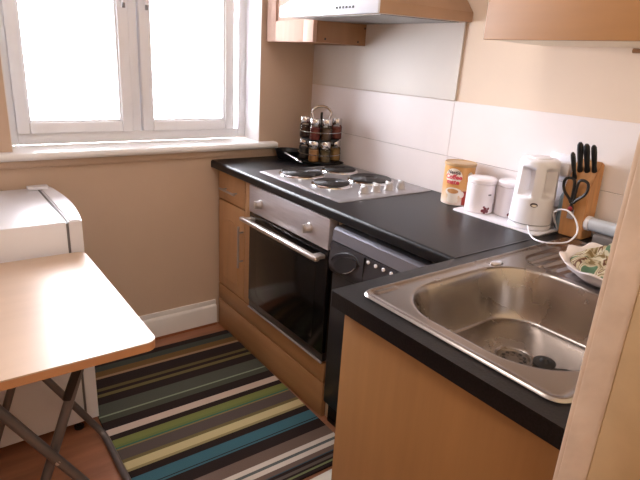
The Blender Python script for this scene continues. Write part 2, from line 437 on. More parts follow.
# ------------------------------------------------------------------ worktops
def wtop_profile(x_front, x_back, z0, z1, r=.012):
    p = [(x_back, z0), (x_back, z1)]
    for k in range(7):
        a = PI/2*k/6; p.append((x_front+r-r*math.sin(a), z1-r+r*math.cos(a)))
    for k in range(4):
        a = PI/2*k/3; p.append((x_front+.006-.006*math.cos(a), z0+.006-.006*math.sin(a)))
    return p
bm = bmesh.new(); prism(bm, wtop_profile(-.603, -.010, .872, .910), 'y', -1.541, -.002)
tag(obj('worktop', bm, m_wtop), 'long black laminate worktop along the tiled wall, holding hob and kettle', 'worktop')
# sink worktop (with a cut-out for the bowl): four pieces meeting in one mesh
SX0, SX1, SY0, SY1 = -1.035, -.010, -2.134, -1.544
bm = bmesh.new()
hx0, hx1, hy0, hy1 = -.965, -.13, -2.07, -1.62
def ring_box(bm, outer, inner, z0, z1):
    n = len(outer)
    V = [[bm.verts.new((x, y, z)) for x, y in P] for P, z in ((outer, z1), (inner, z1), (inner, z0), (outer, z0))]
    for a, b in ((0, 1), (1, 2), (2, 3), (3, 0)):
        for k in range(n): bm.faces.new((V[a][k], V[a][(k+1) % n], V[b][(k+1) % n], V[b][k]))
ring_box(bm, rrect(SX0, SX1, SY0, SY1, .006, 4), rrect(hx0, hx1, hy0, hy1, .05, 4), .872, .910)
es = [e for e in bm.edges if all(v.co.z > .909 and (abs(v.co.x-SX0) < .007 or abs(v.co.y-SY1) < .007) for v in e.verts) and e.calc_face_angle(0) > 1.2]
bmesh.ops.bevel(bm, geom=es, offset=.008, segments=4, affect='EDGES')
tag(obj('sink_worktop', bm, m_wtop), 'black laminate worktop around the steel sink, its end facing the doorway', 'worktop')
tag(obj('joint_strip', box(-.600, -.010, -1.546, -1.540, .9102, .9118, .0006), mat('joint_metal', (70, 68, 72), 0.3, 0.8)), 'thin dark metal strip joining the two black worktops', 'joint strip')

# sink cabinet below
sc = thing('sink_cabinet', 'beech cabinet under the sink, its tall plain end panel facing the table', 'cabinet', (-.52, -1.86, 0))
obj('end_panel', box(-1.020, -1.002, -2.132, -1.582, 0, .8715, .001), m_beech_end, sc)
bm = bmesh.new(); bx(bm, -1.002, -.62, -1.615, -1.597, .15, .868); bx(bm, -1.002, -.02, -2.13, -2.11, .0, .868); bx(bm, -1.002, -.02, -2.13, -1.615, .15, .168); bx(bm, -.04, -.02, -2.13, -1.57, .0, .868)
obj('carcass', bm, m_carc, sc)
obj('door', box(-1.000, -.612, -1.596, -1.578, .155, .866, .003), m_beech, sc)

# ------------------------------------------------------------------ sink (pressed steel: bowl + ribbed drainer)
sk = thing('kitchen_sink', 'stainless steel sink with large bowl and ribbed drainer set in black worktop', 'sink', (-.54, -1.84, .76))
NX0, NX1, NY0, NY1 = -.992, -.105, -2.088, -1.590
def sstep(t): t = max(0, min(1, t)); return t*t*(3-2*t)
def rr_sdf(x, y, cx, cy, hx, hy, r):
    qx = abs(x-cx)-hx+r; qy = abs(y-cy)-hy+r
    return min(max(qx, qy), 0)+math.hypot(max(qx, 0), max(qy, 0))-r
def snap(x, y):
    cx, cy, r = (NX0+NX1)/2, (NY0+NY1)/2, .035
    hx_, hy_ = (NX1-NX0)/2-r, (NY1-NY0)/2-r
    qx, qy = abs(x-cx)-hx_, abs(y-cy)-hy_
    if qx > 0 and qy > 0:
        l = math.hypot(qx, qy); m_ = max(qx, qy)      # squares to quarter discs
        k = m_/l if l else 1
        x = cx+math.copysign(hx_+qx*k, x-cx); y = cy+math.copysign(hy_+qy*k, y-cy)
    return x, y
def sink_z(x, y):
    zr = .9135
    e = -rr_sdf(x, y, (NX0+NX1)/2, (NY0+NY1)/2, (NX1-NX0)/2, (NY1-NY0)/2, .035)   # inside distance
    e = max(e, 0)
    z = zr + .0005 + .0035*math.exp(-((e-.007)/.004)**2) - .002*sstep((e-.012)/.01)
    if e < .003: z -= .002*(1-e/.003)
    d = rr_sdf(x, y, -.705, -1.842, .232, .200, .135)
    if d < .012:
        t = (.012-d)
        z -= .004*sstep(t/.012)
        z -= .128*sstep((t-.004)/.046)**.9
        rr = math.hypot(x+.685, y+1.82)
        z -= .010*sstep((.20-rr)/.2) + .006*sstep((.045-rr)/.008)
    else:
        # drainer
        dd = rr_sdf(x, y, -.288, -1.845, .160, .215, .07)
        if dd < 0:
            z -= .004*sstep(-dd/.01) + .003*sstep(-dd/.15)
            if x > -.430 and x < -.145 and y < -1.660 and y > -2.04:
                w = math.cos((y+1.845)/.036*2*PI)
                z += .0055*sstep(w*1.4-.1)*sstep((x+.430+.25*max(0, y+1.74))/.02)*sstep((-.145-x)/.02)
        # long pressed ridge beside the bowl's far corner
        dr_ = math.hypot(max(0, abs(x+.925)-.028), y+1.612)
        z += .0025*math.exp(-(dr_/.006)**2)
    return z
bm = bmesh.new(); stp = .0042
nx = int((NX1-NX0)/stp); ny = int((NY1-NY0)/stp); grid = {}
for i in range(nx+1):
    for j in range(ny+1):
        x = NX0+(NX1-NX0)*i/nx; y = NY0+(NY1-NY0)*j/ny; x, y = snap(x, y); z = sink_z(x, y)
        if z is not None: grid[i, j] = bm.verts.new((x, y, z))
for i in range(nx):
    for j in range(ny):
        k = [(i, j), (i+1, j), (i+1, j+1), (i, j+1)]
        q = [grid[t] for t in k if t in grid]
        if len(q) >= 3: bm.faces.new(q)
def up_normals(bm):
    for f in bm.faces:
        f.normal_update()
        if f.normal.z < 0: f.normal_flip()
obj('basin', bm, m_sink, sk, angle=80)
zb = sink_z(-.685, -1.820)
bm = bmesh.new(); lathe(bm, [(.042, 0), (.042, .004), (.036, .005), (.033, .002), (0.002, .001)], (-.685, -1.820, zb), 28)
for k in range(8):
    a = 2*PI*k/8; lathe(bm, [(.005, .001), (.005, .0028), (.001, .003)], (-.685+.018*math.cos(a), -1.82+.018*math.sin(a), zb), 8)
obj('drain_strainer', bm, mat('dull_strainer_steel', (120, 112, 106), 0.35, 1.0), sk)
bm = bmesh.new()
for k in range(10):
    a = 2*PI*k/10; lathe(bm, [(.0045, .0015), (.0045, .0032)], (-.685+.025*math.cos(a), -1.82+.025*math.sin(a), zb), 8)
obj('drain_holes', bm, m_black, sk)
bm = bmesh.new(); lathe(bm, [(.0135, 0), (.0135, .002), (.010, .004)], (-.527, -1.628, .9125), 20)
for v in bm.verts: v.co.x = -.527+(v.co.x+.527)*1.8
obj('tap_hole_cover', bm, m_chrome, sk)
# black plug lying in the bowl
bm = bmesh.new(); cpl = Vector((-.668, -1.885, sink_z(-.668, -1.885)+.002))
lathe(bm, [(.020, 0), (.024, .002), (.025, .010), (.012, .013), (.006, .020)], cpl, 24, Vector((-.1, -.05, 1)))
tag(obj('sink_plug', bm, m_black), 'small black rubber plug lying beside the drain in the sink bowl', 'plug')
bm = bmesh.new()
pts = [(-.668, -1.905), (-.645, -1.93), (-.66, -1.955), (-.70, -1.965), (-.72, -1.985), (-.70, -2.0)]
P = smoothpath([(x, y, sink_z(x, y)+.006) for x, y in pts], 8)
P = [Vector((q.x, q.y, sink_z(q.x, q.y)+.003)) for q in P]
tube(bm, P, .0018, 6); tag(obj('plug_chain', bm, m_black), 'thin dark plug chain trailing along the bottom of the sink bowl', 'chain')

# ------------------------------------------------------------------ hob
hb = thing('electric_hob', 'stainless steel electric hob with four solid plates set in the black worktop', 'hob', (-.277, -.622, .910))
HX0, HX1, HY0, HY1 = -.527, -.027, -.938, -.345
bm = bmesh.new()
r0 = rrect(HX0, HX1, HY0, HY1, .008, 3); r1 = rrect(HX0+.014, HX1-.014, HY0+.014, HY1-.014, .008, 3); r2 = rrect(HX0+.022, HX1-.022, HY0+.022, HY1-.022, .012, 3)
rings = [[bm.verts.new((x, y, z)) for x, y in P] for P, z in ((r0, .9102), (r0, .913), (r1, .9185), (r2, .917))]
for A, B in zip(rings, rings[1:]):
    for k in range(len(A)): bm.faces.new((A[k], A[(k+1) % len(A)], B[(k+1) % len(A)], B[k]))
bm.faces.new(rings[-1]); bm.faces.new(list(reversed(rings[0])))
obj('steel_top', bm, m_hobst, hb)
for (x, y, r) in ((-.385, -.480, .092), (-.165, -.480, .075), (-.385, -.700, .075), (-.165, -.700, .092)):
    bm = bmesh.new(); lathe(bm, [(r+.012, .917), (r+.010, .921), (r+.001, .925), (r-.002, .920)], (x, y, 0), 40, cap=False)
    rg = obj('hotplate_ring', bm, m_chrome, hb)
    bm = bmesh.new(); pf = [(r, .9175), (r, .929), (r-.003, .931)]
    q = r-.004
    while q > .030:
        pf += [(q, .931), (q-.001, .9298), (q-.004, .9298), (q-.005, .931)]; q -= .010
    pf += [(.026, .931), (.024, .928), (.001, .928)]
    lathe(bm, pf, (x, y, 0), 40); obj('hotplate', bm, m_iron, rg)
for x in (-.350, -.285, -.215, -.145):
    bm = bmesh.new(); lathe(bm, [(.021, .917), (.021, .920), (.0185, .922), (.0170, .940), (.013, .943)], (x, -.868, 0), 24)
    bx(bm, x-.004, x+.004, -.885, -.851, .940, .952, .002)
    obj('knob', bm, m_satin, hb)

# ------------------------------------------------------------------ wall units and hood
wc = thing('wall_cabinet', 'pale beech wall cabinet in the corner beside the window, behind the hood', 'wall cabinet', (-.155, -.22, 1.482))
obj('carcass', box(-.290, -.010, -.410, -.014, 1.484, 2.20, .001), m_brown, wc)
m_wcd = mat('pale_beech_door', (190, 156, 138), 0.8, var=0.04, scale=5, stretch=(7, 7, .6))
bm = bmesh.new()
y0, y1, z0, z1, w = -.408, -.020, 1.482, 2.20, .078
for a in ((y0, y0+w, z0, z1), (y1-w, y1, z0, z1), (y0+w, y1-w, z0, z0+w+.012), (y0+w, y1-w, z1-w, z1)): bx(bm, -.311, -.2905, a[0], a[1], a[2], a[3], .0025)
d = obj('door', bm, m_wcd, wc)
obj('door_panel', box(-.303, -.293, y0+w-.003, y1-w+.003, z0+w+.008, z1-w+.003), m_wcd, d)
for (x, z) in ((-.245, 1.499), (-.055, 1.499), (-.018, 1.56)):
    bm = bmesh.new(); lathe(bm, [(.005, 0), (.004, .001)], (x, -.410, z), 12, Vector((0, -1, 0))); obj('screw_cap', bm, m_black, wc)

hd = thing('cooker_hood', 'white fronted chimney cooker hood on the wall above the hob', 'cooker hood', (-.24, -.71, 1.562))
hx = -.482; hy0, hy1 = -1.012, -.420; hz0, hz1 = 1.566, 1.606
bm = bmesh.new()
P = [(hx, hy1), (hx, hy0), (-.010, hy0), (-.010, hy1)]
A = [bm.verts.new((x, y, hz0+.012 if x > -.1 else hz0)) for x, y in P]
B = [bm.verts.new((x, y, hz1+.006 if x > -.1 else hz1)) for x, y in P]
ct = [(-.265, -.57), (-.265, -.86), (-.010, -.86), (-.010, -.57)]
C = [bm.verts.new((x, y, 1.80)) for x, y in ct]; D = [bm.verts.new((x, y, 2.43)) for x, y in ct]
for U, V in ((A, B), (B, C), (C, D)):
    for k in range(4): bm.faces.new((U[k], U[(k+1) % 4], V[(k+1) % 4], V[k]))
bm.faces.new(D); bm.faces.new(A)
obj('canopy', bm, m_hoodside, hd)
bm = bmesh.new(); bx(bm, hx-.008, hx+.002, hy0-.001, hy1+.001, hz0-.001, hz1+.002, .003); obj('front_strip', bm, m_hood, hd)
fs = [c for c in COL.objects if c.name == 'front_strip'][0]
for k in range(6):
    y = -.795-.018*k
    bm = bmesh.new(); bx(bm, hx-.0105, hx-.0075, y-.0055, y+.0055, 1.584, 1.592, .001); obj('button', bm, m_black, fs)
bm = bmesh.new(); prism(bm, [(hx-.006, hz1), (-.270, 1.797), (-.262, 1.803), (hx+.004, hz1+.004)], 'y', hy0+.03, hy1-.03)
bm.free()
bm = bmesh.new()
q = [bm.verts.new(v) for v in ((hx-.002, hy1, hz1+.001), (hx-.002, hy0, hz1+.001), (-.267, -.86, 1.802), (-.267, -.57, 1.802), (hx+.004, hy1-.004, hz1-.002), (hx+.004, hy0+.004, hz1-.002), (-.262, -.858, 1.800), (-.262, -.572, 1.800))]
for f in ((0, 1, 2, 3), (7, 6, 5, 4), (0, 4, 5, 1), (1, 5, 6, 2), (2, 6, 7, 3), (3, 7, 4, 0)): bm.faces.new([q[i] for i in f])
obj('sloped_front', bm, m_hood, hd)  # window's reflection painted white onto the sloping front
bm = bmesh.new(); 
q = [bm.verts.new(v) for v in ((-.45, hy1-.03, hz0-.001), (-.45, hy0+.03, hz0-.001), (-.05, hy0+.03, hz0+.008), (-.05, hy1-.03, hz0+.008), (-.45, hy1-.03, hz0+.003), (-.45, hy0+.03, hz0+.003), (-.05, hy0+.03, hz0+.012), (-.05, hy1-.03, hz0+.012))]
for f in ((0, 1, 2, 3), (7, 6, 5, 4), (0, 4, 5, 1), (1, 5, 6, 2), (2, 6, 7, 3), (3, 7, 4, 0)): bm.faces.new([q[i] for i in f])
obj('grease_filter', bm, m_filter, hd)

w2 = thing('wall_cabinet', 'brown beech wall cabinet with cream underside above the kettle and sink', 'wall cabinet', (-.155, -1.71, 1.503))
obj('carcass', box(-.310, -.010, -2.13, -1.322, 1.4985, 2.20, .001), m_carc, w2)
obj('door', box(-.330, -.311, -2.13, -1.320, 1.497, 2.20, .002), mat('brown_beech_door', (160, 112, 62), 0.5, var=0.035, scale=5, stretch=(5, 0.6, 5)), w2)
bm = bmesh.new(); tube(bm, [(-.012, -1.62, 1.490), (-.012, -1.68, 1.490)], .007, 8); obj('cable_clip', bm, m_brown, w2)

# ------------------------------------------------------------------ fridge
fr = thing('small_fridge', 'white undercounter fridge behind the folding table, its door facing the units', 'fridge', (-1.6, -.30, 0))
obj('fridge_body', box(-1.86, -1.392, -.556, -.030, .045, .845, .006), m_bwhite, fr)
bm = bmesh.new()
pts = [(-1.384, -.030), (-1.384, -.556)] + [(-1.343+.020*math.sin(PI*k/14)-.0*k, -.556+.526*k/14) for k in range(15)]
prism(bm, pts, 'z', .050, .848)
es = [e for e in bm.edges if abs(e.verts[0].co.z-.848) < 1e-4 and abs(e.verts[1].co.z-.848) < 1e-4]
bmesh.ops.bevel(bm, geom=es, offset=.005, segments=2, affect='EDGES')
obj('fridge_door', bm, m_bwhite, fr)
obj('door_seal', box(-1.393, -1.383, -.550, -.036, .055, .838), m_grey, fr)
obj('hinge_cover', box(-1.43, -1.352, -.075, -.034, .845, .858, .004), m_bwhite, fr)
for (x, y) in ((-1.41, -.52), (-1.41, -.07), (-1.83, -.52), (-1.83, -.07)):
    bm = bmesh.new(); lathe(bm, [(.018, 0), (.018, .01), (.010, .012), (.010, .05)], (x, y, 0), 14); obj('foot', bm, m_black, fr)

# ------------------------------------------------------------------ folding table
tb = thing('folding_table', 'pale wood-effect folding table with crossed dark grey tubular legs', 'table', (-1.75, -.94, 0))
bm = bmesh.new()
TP = rrect(-2.18, -1.352, -1.290, -.590, .028, 6)
prism(bm, TP, 'z', .742, .7455); obj('table_top', bm, m_ttop, tb)
bm = bmesh.new(); prism(bm, TP, 'z', .722, .7418); obj('core_board', bm, m_tedge, tb)
def bend(P, r, n=6):
    """polyline with rounded corners"""
    P = [Vector(p) for p in P]; out = [P[0]]
    for a, b, c in zip(P, P[1:], P[2:]):
        d0 = (a-b).normalized(); d1 = (c-b).normalized()
        for k in range(n+1):
            t = k/n; out.append((1-t)**2*(b+d0*r)+2*t*(1-t)*b+t*t*(b+d1*r))
    out.append(P[-1]); return out
rt = .0125
bm = bmesh.new(); tube(bm, bend([(-1.742, -.625, .712), (-1.345, -.625, rt), (-1.345, -1.205, rt), (-1.742, -1.205, .712)], .05), rt, 12); obj('leg_frame', bm, m_leg, tb)
bm = bmesh.new(); tube(bm, bend([(-1.490, -.660, .715), (-1.738, -.660, rt), (-1.738, -1.170, rt), (-1.490, -1.170, .715)], .05), rt, 12); obj('leg_frame', bm, m_leg, tb)
bm = bmesh.new(); tube(bm, [(-1.490, -1.175, .712), (-1.490, -.655, .712)], rt*.9, 10); tube(bm, [(-1.742, -1.21, .712), (-1.742, -.62, .712)], rt*.9, 10); obj('cross_tube', bm, m_leg, tb)
for y in (-.643, -1.187):
    bm = bmesh.new(); tube(bm, [(-1.588, y-.03, .436), (-1.588, y+.03, .436)], .006, 10); obj('pivot_bolt', bm, m_satin, tb)
for y in (-.640, -1.190):
    bm = bmesh.new(); bx(bm, -.010, .010, -.006, .006, -.065, .065, .004)
    bmesh.ops.transform(bm, matrix=Matrix.Translation((-1.526, y, .648)) @ Matrix.Rotation(math.radians(22), 4, 'Y'), verts=bm.verts)
    obj('folding_bracket', bm, m_black, tb)
for y in (-1.1675, -.6625): obj('slide_rail', box(-1.75, -1.47, y-.0075, y+.0075, .7285-.0125, .722), m_leg, tb)

# ------------------------------------------------------------------ rug
D = (36, 24, 24)
st = [(-.11, D), (-.145, (62, 70, 66)), (-.19, (112, 84, 48)), (-.233, (158, 128, 98)), (-.250, D), (-.325, (96, 84, 52)), (-.345, D), (-.368, (110, 98, 60)), (-.388, D),
      (-.440, (78, 82, 74)), (-.515, (140, 152, 128)), (-.527, (74, 78, 68)), (-.560, D), (-.612, (208, 188, 174)), (-.652, D), (-.682, (124, 132, 74)), (-.715, (110, 124, 70)), (-.728, (62, 110, 92)), (-.736, (140, 124, 84)), (-.746, (92, 82, 80)),
      (-.800, (118, 106, 70)), (-.820, (206, 194, 148)), (-.858, (158, 146, 104)), (-.868, D), (-.905, (62, 108, 124)), (-.955, D), (-.962, (62, 108, 124)), (-.968, D),
      (-1.020, (116, 98, 90)), (-1.072, (222, 214, 206)), (-1.092, (96, 104, 106)), (-1.107, (222, 214, 206)), (-1.127, (116, 98, 90)), (-1.148, (60, 84, 96)), (-1.156, D), (-1.168, (96, 84, 78)), (-1.178, D), (-1.190, (116, 124, 84)), (-1.198, D)]
ylo, yhi = -.11, -1.212
RX0, RX1 = -1.338, -.583
rug_c = Vector(((RX0+RX1)/2, (ylo+yhi)/2, 0))
stops = [((s[0]-ylo)/(yhi-ylo), s[1]) for s in st]
m_rug = ramp_mat('striped_rug', stops, 'Y', ylo-rug_c.y, yhi-rug_c.y, 0.95, noisy=0.5)
bm = bmesh.new(); prism(bm, rrect(RX0, RX1, yhi, ylo, .008, 3), 'z', .001, .010)
rg = obj('striped_rug', bm, m_rug, angle=60); rg.rotation_euler = (0, 0, math.radians(-1.2))
tag(rg, 'rectangular rug with brown, white, green, cream and teal stripes on the floor', 'rug')
tag(obj('floor_mat', box(-1.0, -.66, -1.52, -1.232, .001, .006, .002), m_paper), 'plain off-white mat on the floor at the near end of the striped rug', 'mat')

# ------------------------------------------------------------------ pan with spice rack
PC = Vector((-.124, -.252, .9105))
pn = thing('serving_tray', 'low black tray under the spice rack, between hob and window wall', 'tray', PC)
bm = bmesh.new()
tr = [(rrect(-.222, -.026, -.334, -.170, .03, 6), .9105), (rrect(-.228, -.022, -.338, -.164, .03, 6), .912), (rrect(-.234, -.012, -.342, -.158, .035, 6), .9190), (rrect(-.235, -.012, -.343, -.157, .037, 6), .9205),
      (rrect(-.233, -.014, -.341, -.159, .037, 6), .9210), (rrect(-.229, -.018, -.338, -.163, .035, 6), .918), (rrect(-.224, -.024, -.334, -.168, .03, 6), .9145), (rrect(-.220, -.028, -.330, -.172, .03, 6), .9140)]
rg_ = [[bm.verts.new((x, y, z)) for x, y in P] for P, z in tr]
for A, B in zip(rg_, rg_[1:]):
    for k in range(len(A)): bm.faces.new((A[k], A[(k+1) % len(A)], B[(k+1) % len(A)], B[k]))
bm.faces.new(list(reversed(rg_[0]))); bm.faces.new(rg_[-1])
obj('tray_body', bm, m_pan, pn, angle=50)
FC = Vector((-.205, -.088, .9105))
fp = thing('frying_pan', 'small black frying pan in the corner below the window sill end', 'pan', FC)
bm = bmesh.new()
lathe(bm, [(.050, 0), (.054, .002), (.064, .036), (.068, .046), (.070, .0465), (.069, .043), (.062, .034), (.052, .006), (.048, .005), (.002, .005)], FC, 44, cap=False)
lathe(bm, [(.001, .0001), (.050, .0)], FC, 44, cap=False)
obj('pan_bowl', bm, m_pan, fp, angle=60)
bm = bmesh.new(); tube(bm, [(-.252, -.135, .950), (-.256, -.170, .947), (-.262, -.255, .938)], [.006, .005, .005], 8, flat=.7); obj('pan_handle', bm, m_satin, fp)
bm = bmesh.new(); tube(bm, [(-.262, -.255, .938), (-.264, -.300, .933), (-.264, -.306, .932)], [.006, .0075, .005], 8, flat=.7); obj('handle_end', bm, m_chrome, fp)

RC = Vector((-.119, -.250, .9145))
tocam = Vector((-1.7407, -2.4082, 0))-Vector((RC.x, RC.y, 0)); a0 = math.atan2(tocam.y, tocam.x)
rk = thing('spice_rack', 'black and chrome two-tier spice carousel with arched handle', 'spice rack', RC)
bm = bmesh.new(); lathe(bm, [(.060, 0), (.074, .003), (.074, .008), (.02, .010), (.012, .012), (.006, .018), (.006, .250), (.002, .251)], RC, 32)
obj('base_and_post', bm, m_black, rk)
for z in (.118, .0095):
    bm = bmesh.new(); lathe(bm, [(.030, z), (.096, z), (.096, z+.005), (.030, z+.005)], RC, 32, cap=False); lathe(bm, [(.006, z), (.031, z), (.031, z+.005), (.006, z+.005)], RC, 16, cap=False)
    obj('tier_plate', bm, m_black, rk)
for z in (.050, .160):
    bm = bmesh.new(); tube(bm, [RC+Vector((.1075*math.cos(a), .1075*math.sin(a), z)) for a in [2*PI*k/40 for k in range(40)]], .0018, 6, closed=True)
    obj('retaining_ring', bm, m_chrome, rk)
d = Vector((math.cos(a0+PI/2), math.sin(a0+PI/2), 0))
bm = bmesh.new(); P = [RC+d*(.050*math.cos(t))+Vector((0, 0, .240+.040*math.sin(t))) for t in [PI*k/16 for k in range(17)]]
P = smoothpath([RC+d*.038+Vector((0, 0, .123)), RC+d*.038+Vector((0, 0, .200)), RC+d*.042+Vector((0, 0, .226))]+P[1:-1:2]+[RC-d*.042+Vector((0, 0, .226)), RC-d*.038+Vector((0, 0, .200)), RC-d*.038+Vector((0, 0, .123))], 4)
tube(bm, P, .0062, 10); obj('carrying_handle', bm, m_chrome, rk)
jar_fill = [[('dark brown', (66, 40, 34)), ('dark red', (128, 46, 44)), ('brown', (92, 66, 46)), ('brick red', (150, 72, 60))],
            [('dark grey', (56, 54, 58)), ('ochre', (170, 124, 74)), ('olive brown', (104, 86, 52)), ('golden yellow', (178, 140, 84))]]
src = None
def add_jar(c, fill, label):
    global src
    if src is None:
        r = bpy.data.objects.new('spice_jar', None); COL.objects.link(r); ALLB[r.name] = Vector((0, 0, 0))
        bm = bmesh.new(); lathe(bm, [(.024, 0), (.027, .003), (.027, .062), (.022, .070), (.021, .072)], (0, 0, 0), 20); g = obj('glass', bm, m_jarglass, r)
        bm = bmesh.new(); lathe(bm, [(.021, .0015), (.025, .004), (.025, .056), (.021, .059)], (0, 0, 0), 20); f = obj('spice', bm, fill, r)
        bm = bmesh.new(); lathe(bm, [(.0245, .072), (.0258, .074), (.0258, .098), (.023, .102), (.002, .1025)], (0, 0, 0), 20); l = obj('lid', bm, m_chrome, r)
        src = (r, g, f, l)
    else:
        r = src[0].copy(); COL.objects.link(r)
        for ch in src[1:]:
            q = ch.copy(); COL.objects.link(q); q.parent = r
            if ch is src[2]:
                q.data = ch.data.copy(); q.data.materials[0] = fill
    r.location = c
    tag(r, label, 'spice jar', 'jars in the spice carousel')
ang = [-PI/2, -.37, .37, PI/2]
posn = ['leftmost', 'second from left', 'third from left', 'rightmost']
for t, z in ((0, .1235), (1, .0145)):
    for k in range(4):
        fn, col_ = jar_fill[t][k]
        # camera-left is the larger angle side when looking at the rack
        a = a0 - ang[3-k] if False else a0 + ang[k]*-1*-1
        c = RC+Vector((.0785*math.cos(a), .0785*math.sin(a), z+.0005))
        add_jar(c, mat('spice_'+fn.replace(' ', '_'), col_, 0.8, var=0.1, scale=90),
                'chrome-lidded spice jar of %s spice, %s on the %s tier' % (fn, posn[k], ('upper', 'lower')[t]))

# ------------------------------------------------------------------ tin of creamer
TC = Vector((-.085, -1.115, .9105)); TR = .058; TH = .158
tcam = math.atan2(-2.4082-TC.y, -1.7407-TC.x)
ti = thing('creamer_tin', 'tall orange and tan tin with round label and lid, by the hob', 'tin', TC)
m_tin = ramp_mat('tin_wrap', [(0, (238, 222, 212)), (.22, (226, 196, 160)), (.45, (222, 164, 98)), (1, (216, 160, 92))], 'Z', 0, TH, 0.35, 'LINEAR')
bm = bmesh.new(); lathe(bm, [(TR-.002, 0), (TR, .002), (TR, TH-.012), (TR+.0015, TH-.010), (TR, TH-.008)], TC, 40); obj('tin_body', bm, m_tin, ti)
bm = bmesh.new(); lathe(bm, [(TR+.001, TH-.009), (TR+.003, TH-.007), (TR+.003, TH+.001), (TR+.001, TH+.003), (TR-.002, TH+.003), (TR-.004, TH), (.002, TH)], TC, 40); obj('tin_lid', bm, mat('tan_lid', (196, 160, 116), 0.4), ti)
def wrap_poly(bm, pts2, C, R, ang, z0, off):
    """polygon (u right as seen, v up) wrapped on a cylinder of radius R facing angle ang"""
    vs = []
    for u, v in pts2:
        a = ang + u/R
        vs.append(bm.verts.new((C.x+(R+off)*math.cos(a), C.y+(R+off)*math.sin(a), C.z+z0+v)))
    return vs
def disc(bm, cu, cv, ru, rv, C, R, ang, off, n=32, rings=5):
    prev = None
    for i in range(rings, 0, -1):
        t = i/rings; cur = wrap_poly(bm, [(cu+ru*t*math.cos(2*PI*k/n), cv+rv*t*math.sin(2*PI*k/n)) for k in range(n)], C, R, ang, 0, off)
        if prev:
            for k in range(n): bm.faces.new((prev[k], prev[(k+1) % n], cur[(k+1) % n], cur[k]))
        prev = cur
    bm.faces.new(prev)
def rectw(bm, u0, u1, v0, v1, C, R, ang, off, n=8):
    lo = wrap_poly(bm, [(u0+(u1-u0)*k/n, v0) for k in range(n+1)], C, R, ang, 0, off); hi = wrap_poly(bm, [(u0+(u1-u0)*k/n, v1) for k in range(n+1)], C, R, ang, 0, off)
    for k in range(n): bm.faces.new((lo[k], lo[k+1], hi[k+1], hi[k]))
def text_bm(body, size, cu, cv, C, R, ang, off, bold=.0):
    cu_ = bpy.data.curves.new('t', 'FONT'); cu_.body = body; cu_.size = size; cu_.align_x = 'CENTER'; cu_.align_y = 'CENTER'; cu_.offset = bold; cu_.resolution_u = 3
    to = bpy.data.objects.new('t', cu_); COL.objects.link(to)
    dg = bpy.context.evaluated_depsgraph_get(); dg.update()
    me = bpy.data.meshes.new_from_object(to.evaluated_get(dg))
    bm = bmesh.new(); bm.from_mesh(me); bpy.data.objects.remove(to); bpy.data.curves.remove(cu_); bpy.data.meshes.remove(me)
    for v in bm.verts:
        u, w = v.co.x+cu, v.co.y+cv; a = ang+u/R
        v.co = Vector((C.x+(R+off)*math.cos(a), C.y+(R+off)*math.sin(a), C.z+w))
    return bm
A0 = tcam-.25
m_cream = mat('label_cream', (246, 236, 224), 0.4); m_dk = mat('label_dark_print', (70, 50, 60), 0.4); m_rd = mat('label_red_print', (222, 60, 84), 0.4)
bm = bmesh.new(); disc(bm, -.006, .112, .033, .030, TC, TR, A0, .0006); obj('label_circle', bm, m_cream, ti)
obj('label_name', text_bm('Nestlé', .0190, -.006, .127, TC, TR, A0, .0012, .0004), m_dk, ti)
obj('label_name', text_bm('Coffee', .0240, -.006, .109, TC, TR, A0, .0012, .0009), m_rd, ti)
obj('label_name', text_bm('mate', .0240, -.006, .090, TC, TR, A0, .0012, .0009), m_rd, ti)
bm = bmesh.new(); disc(bm, 0, .052, .033, .017, TC, TR, A0, .0006); rectw(bm, -.020, .020, .012, .050, TC, TR, A0, .0007); disc(bm, -.0, .022, .022, .014, TC, TR, A0, .0005); disc(bm, .034, .044, .009, .012, TC, TR, A0, .0004)
obj('printed_cup', bm, m_cream, ti)
bm = bmesh.new(); disc(bm, -.002, .055, .022, .009, TC, TR, A0, .0012); obj('printed_coffee', bm, mat('label_coffee_print', (206, 150, 96), 0.4), ti)
bm = bmesh.new(); rectw(bm, .036, .085, .004, .058, TC, TR, A0, .0003); obj('printed_red_panel', bm, mat('label_red_panel', (184, 62, 48), 0.4), ti)
bm = bmesh.new(); disc(bm, .060, .118, .012, .013, TC, TR, A0, .0006); rectw(bm, .050, .070, .070, .094, TC, TR, A0, .0006); obj('side_label', bm, m_cream, ti)
bm = bmesh.new(); rectw(bm, .054, .067, .114, .121, TC, TR, A0, .0012); obj('side_print', bm, m_dk, ti)

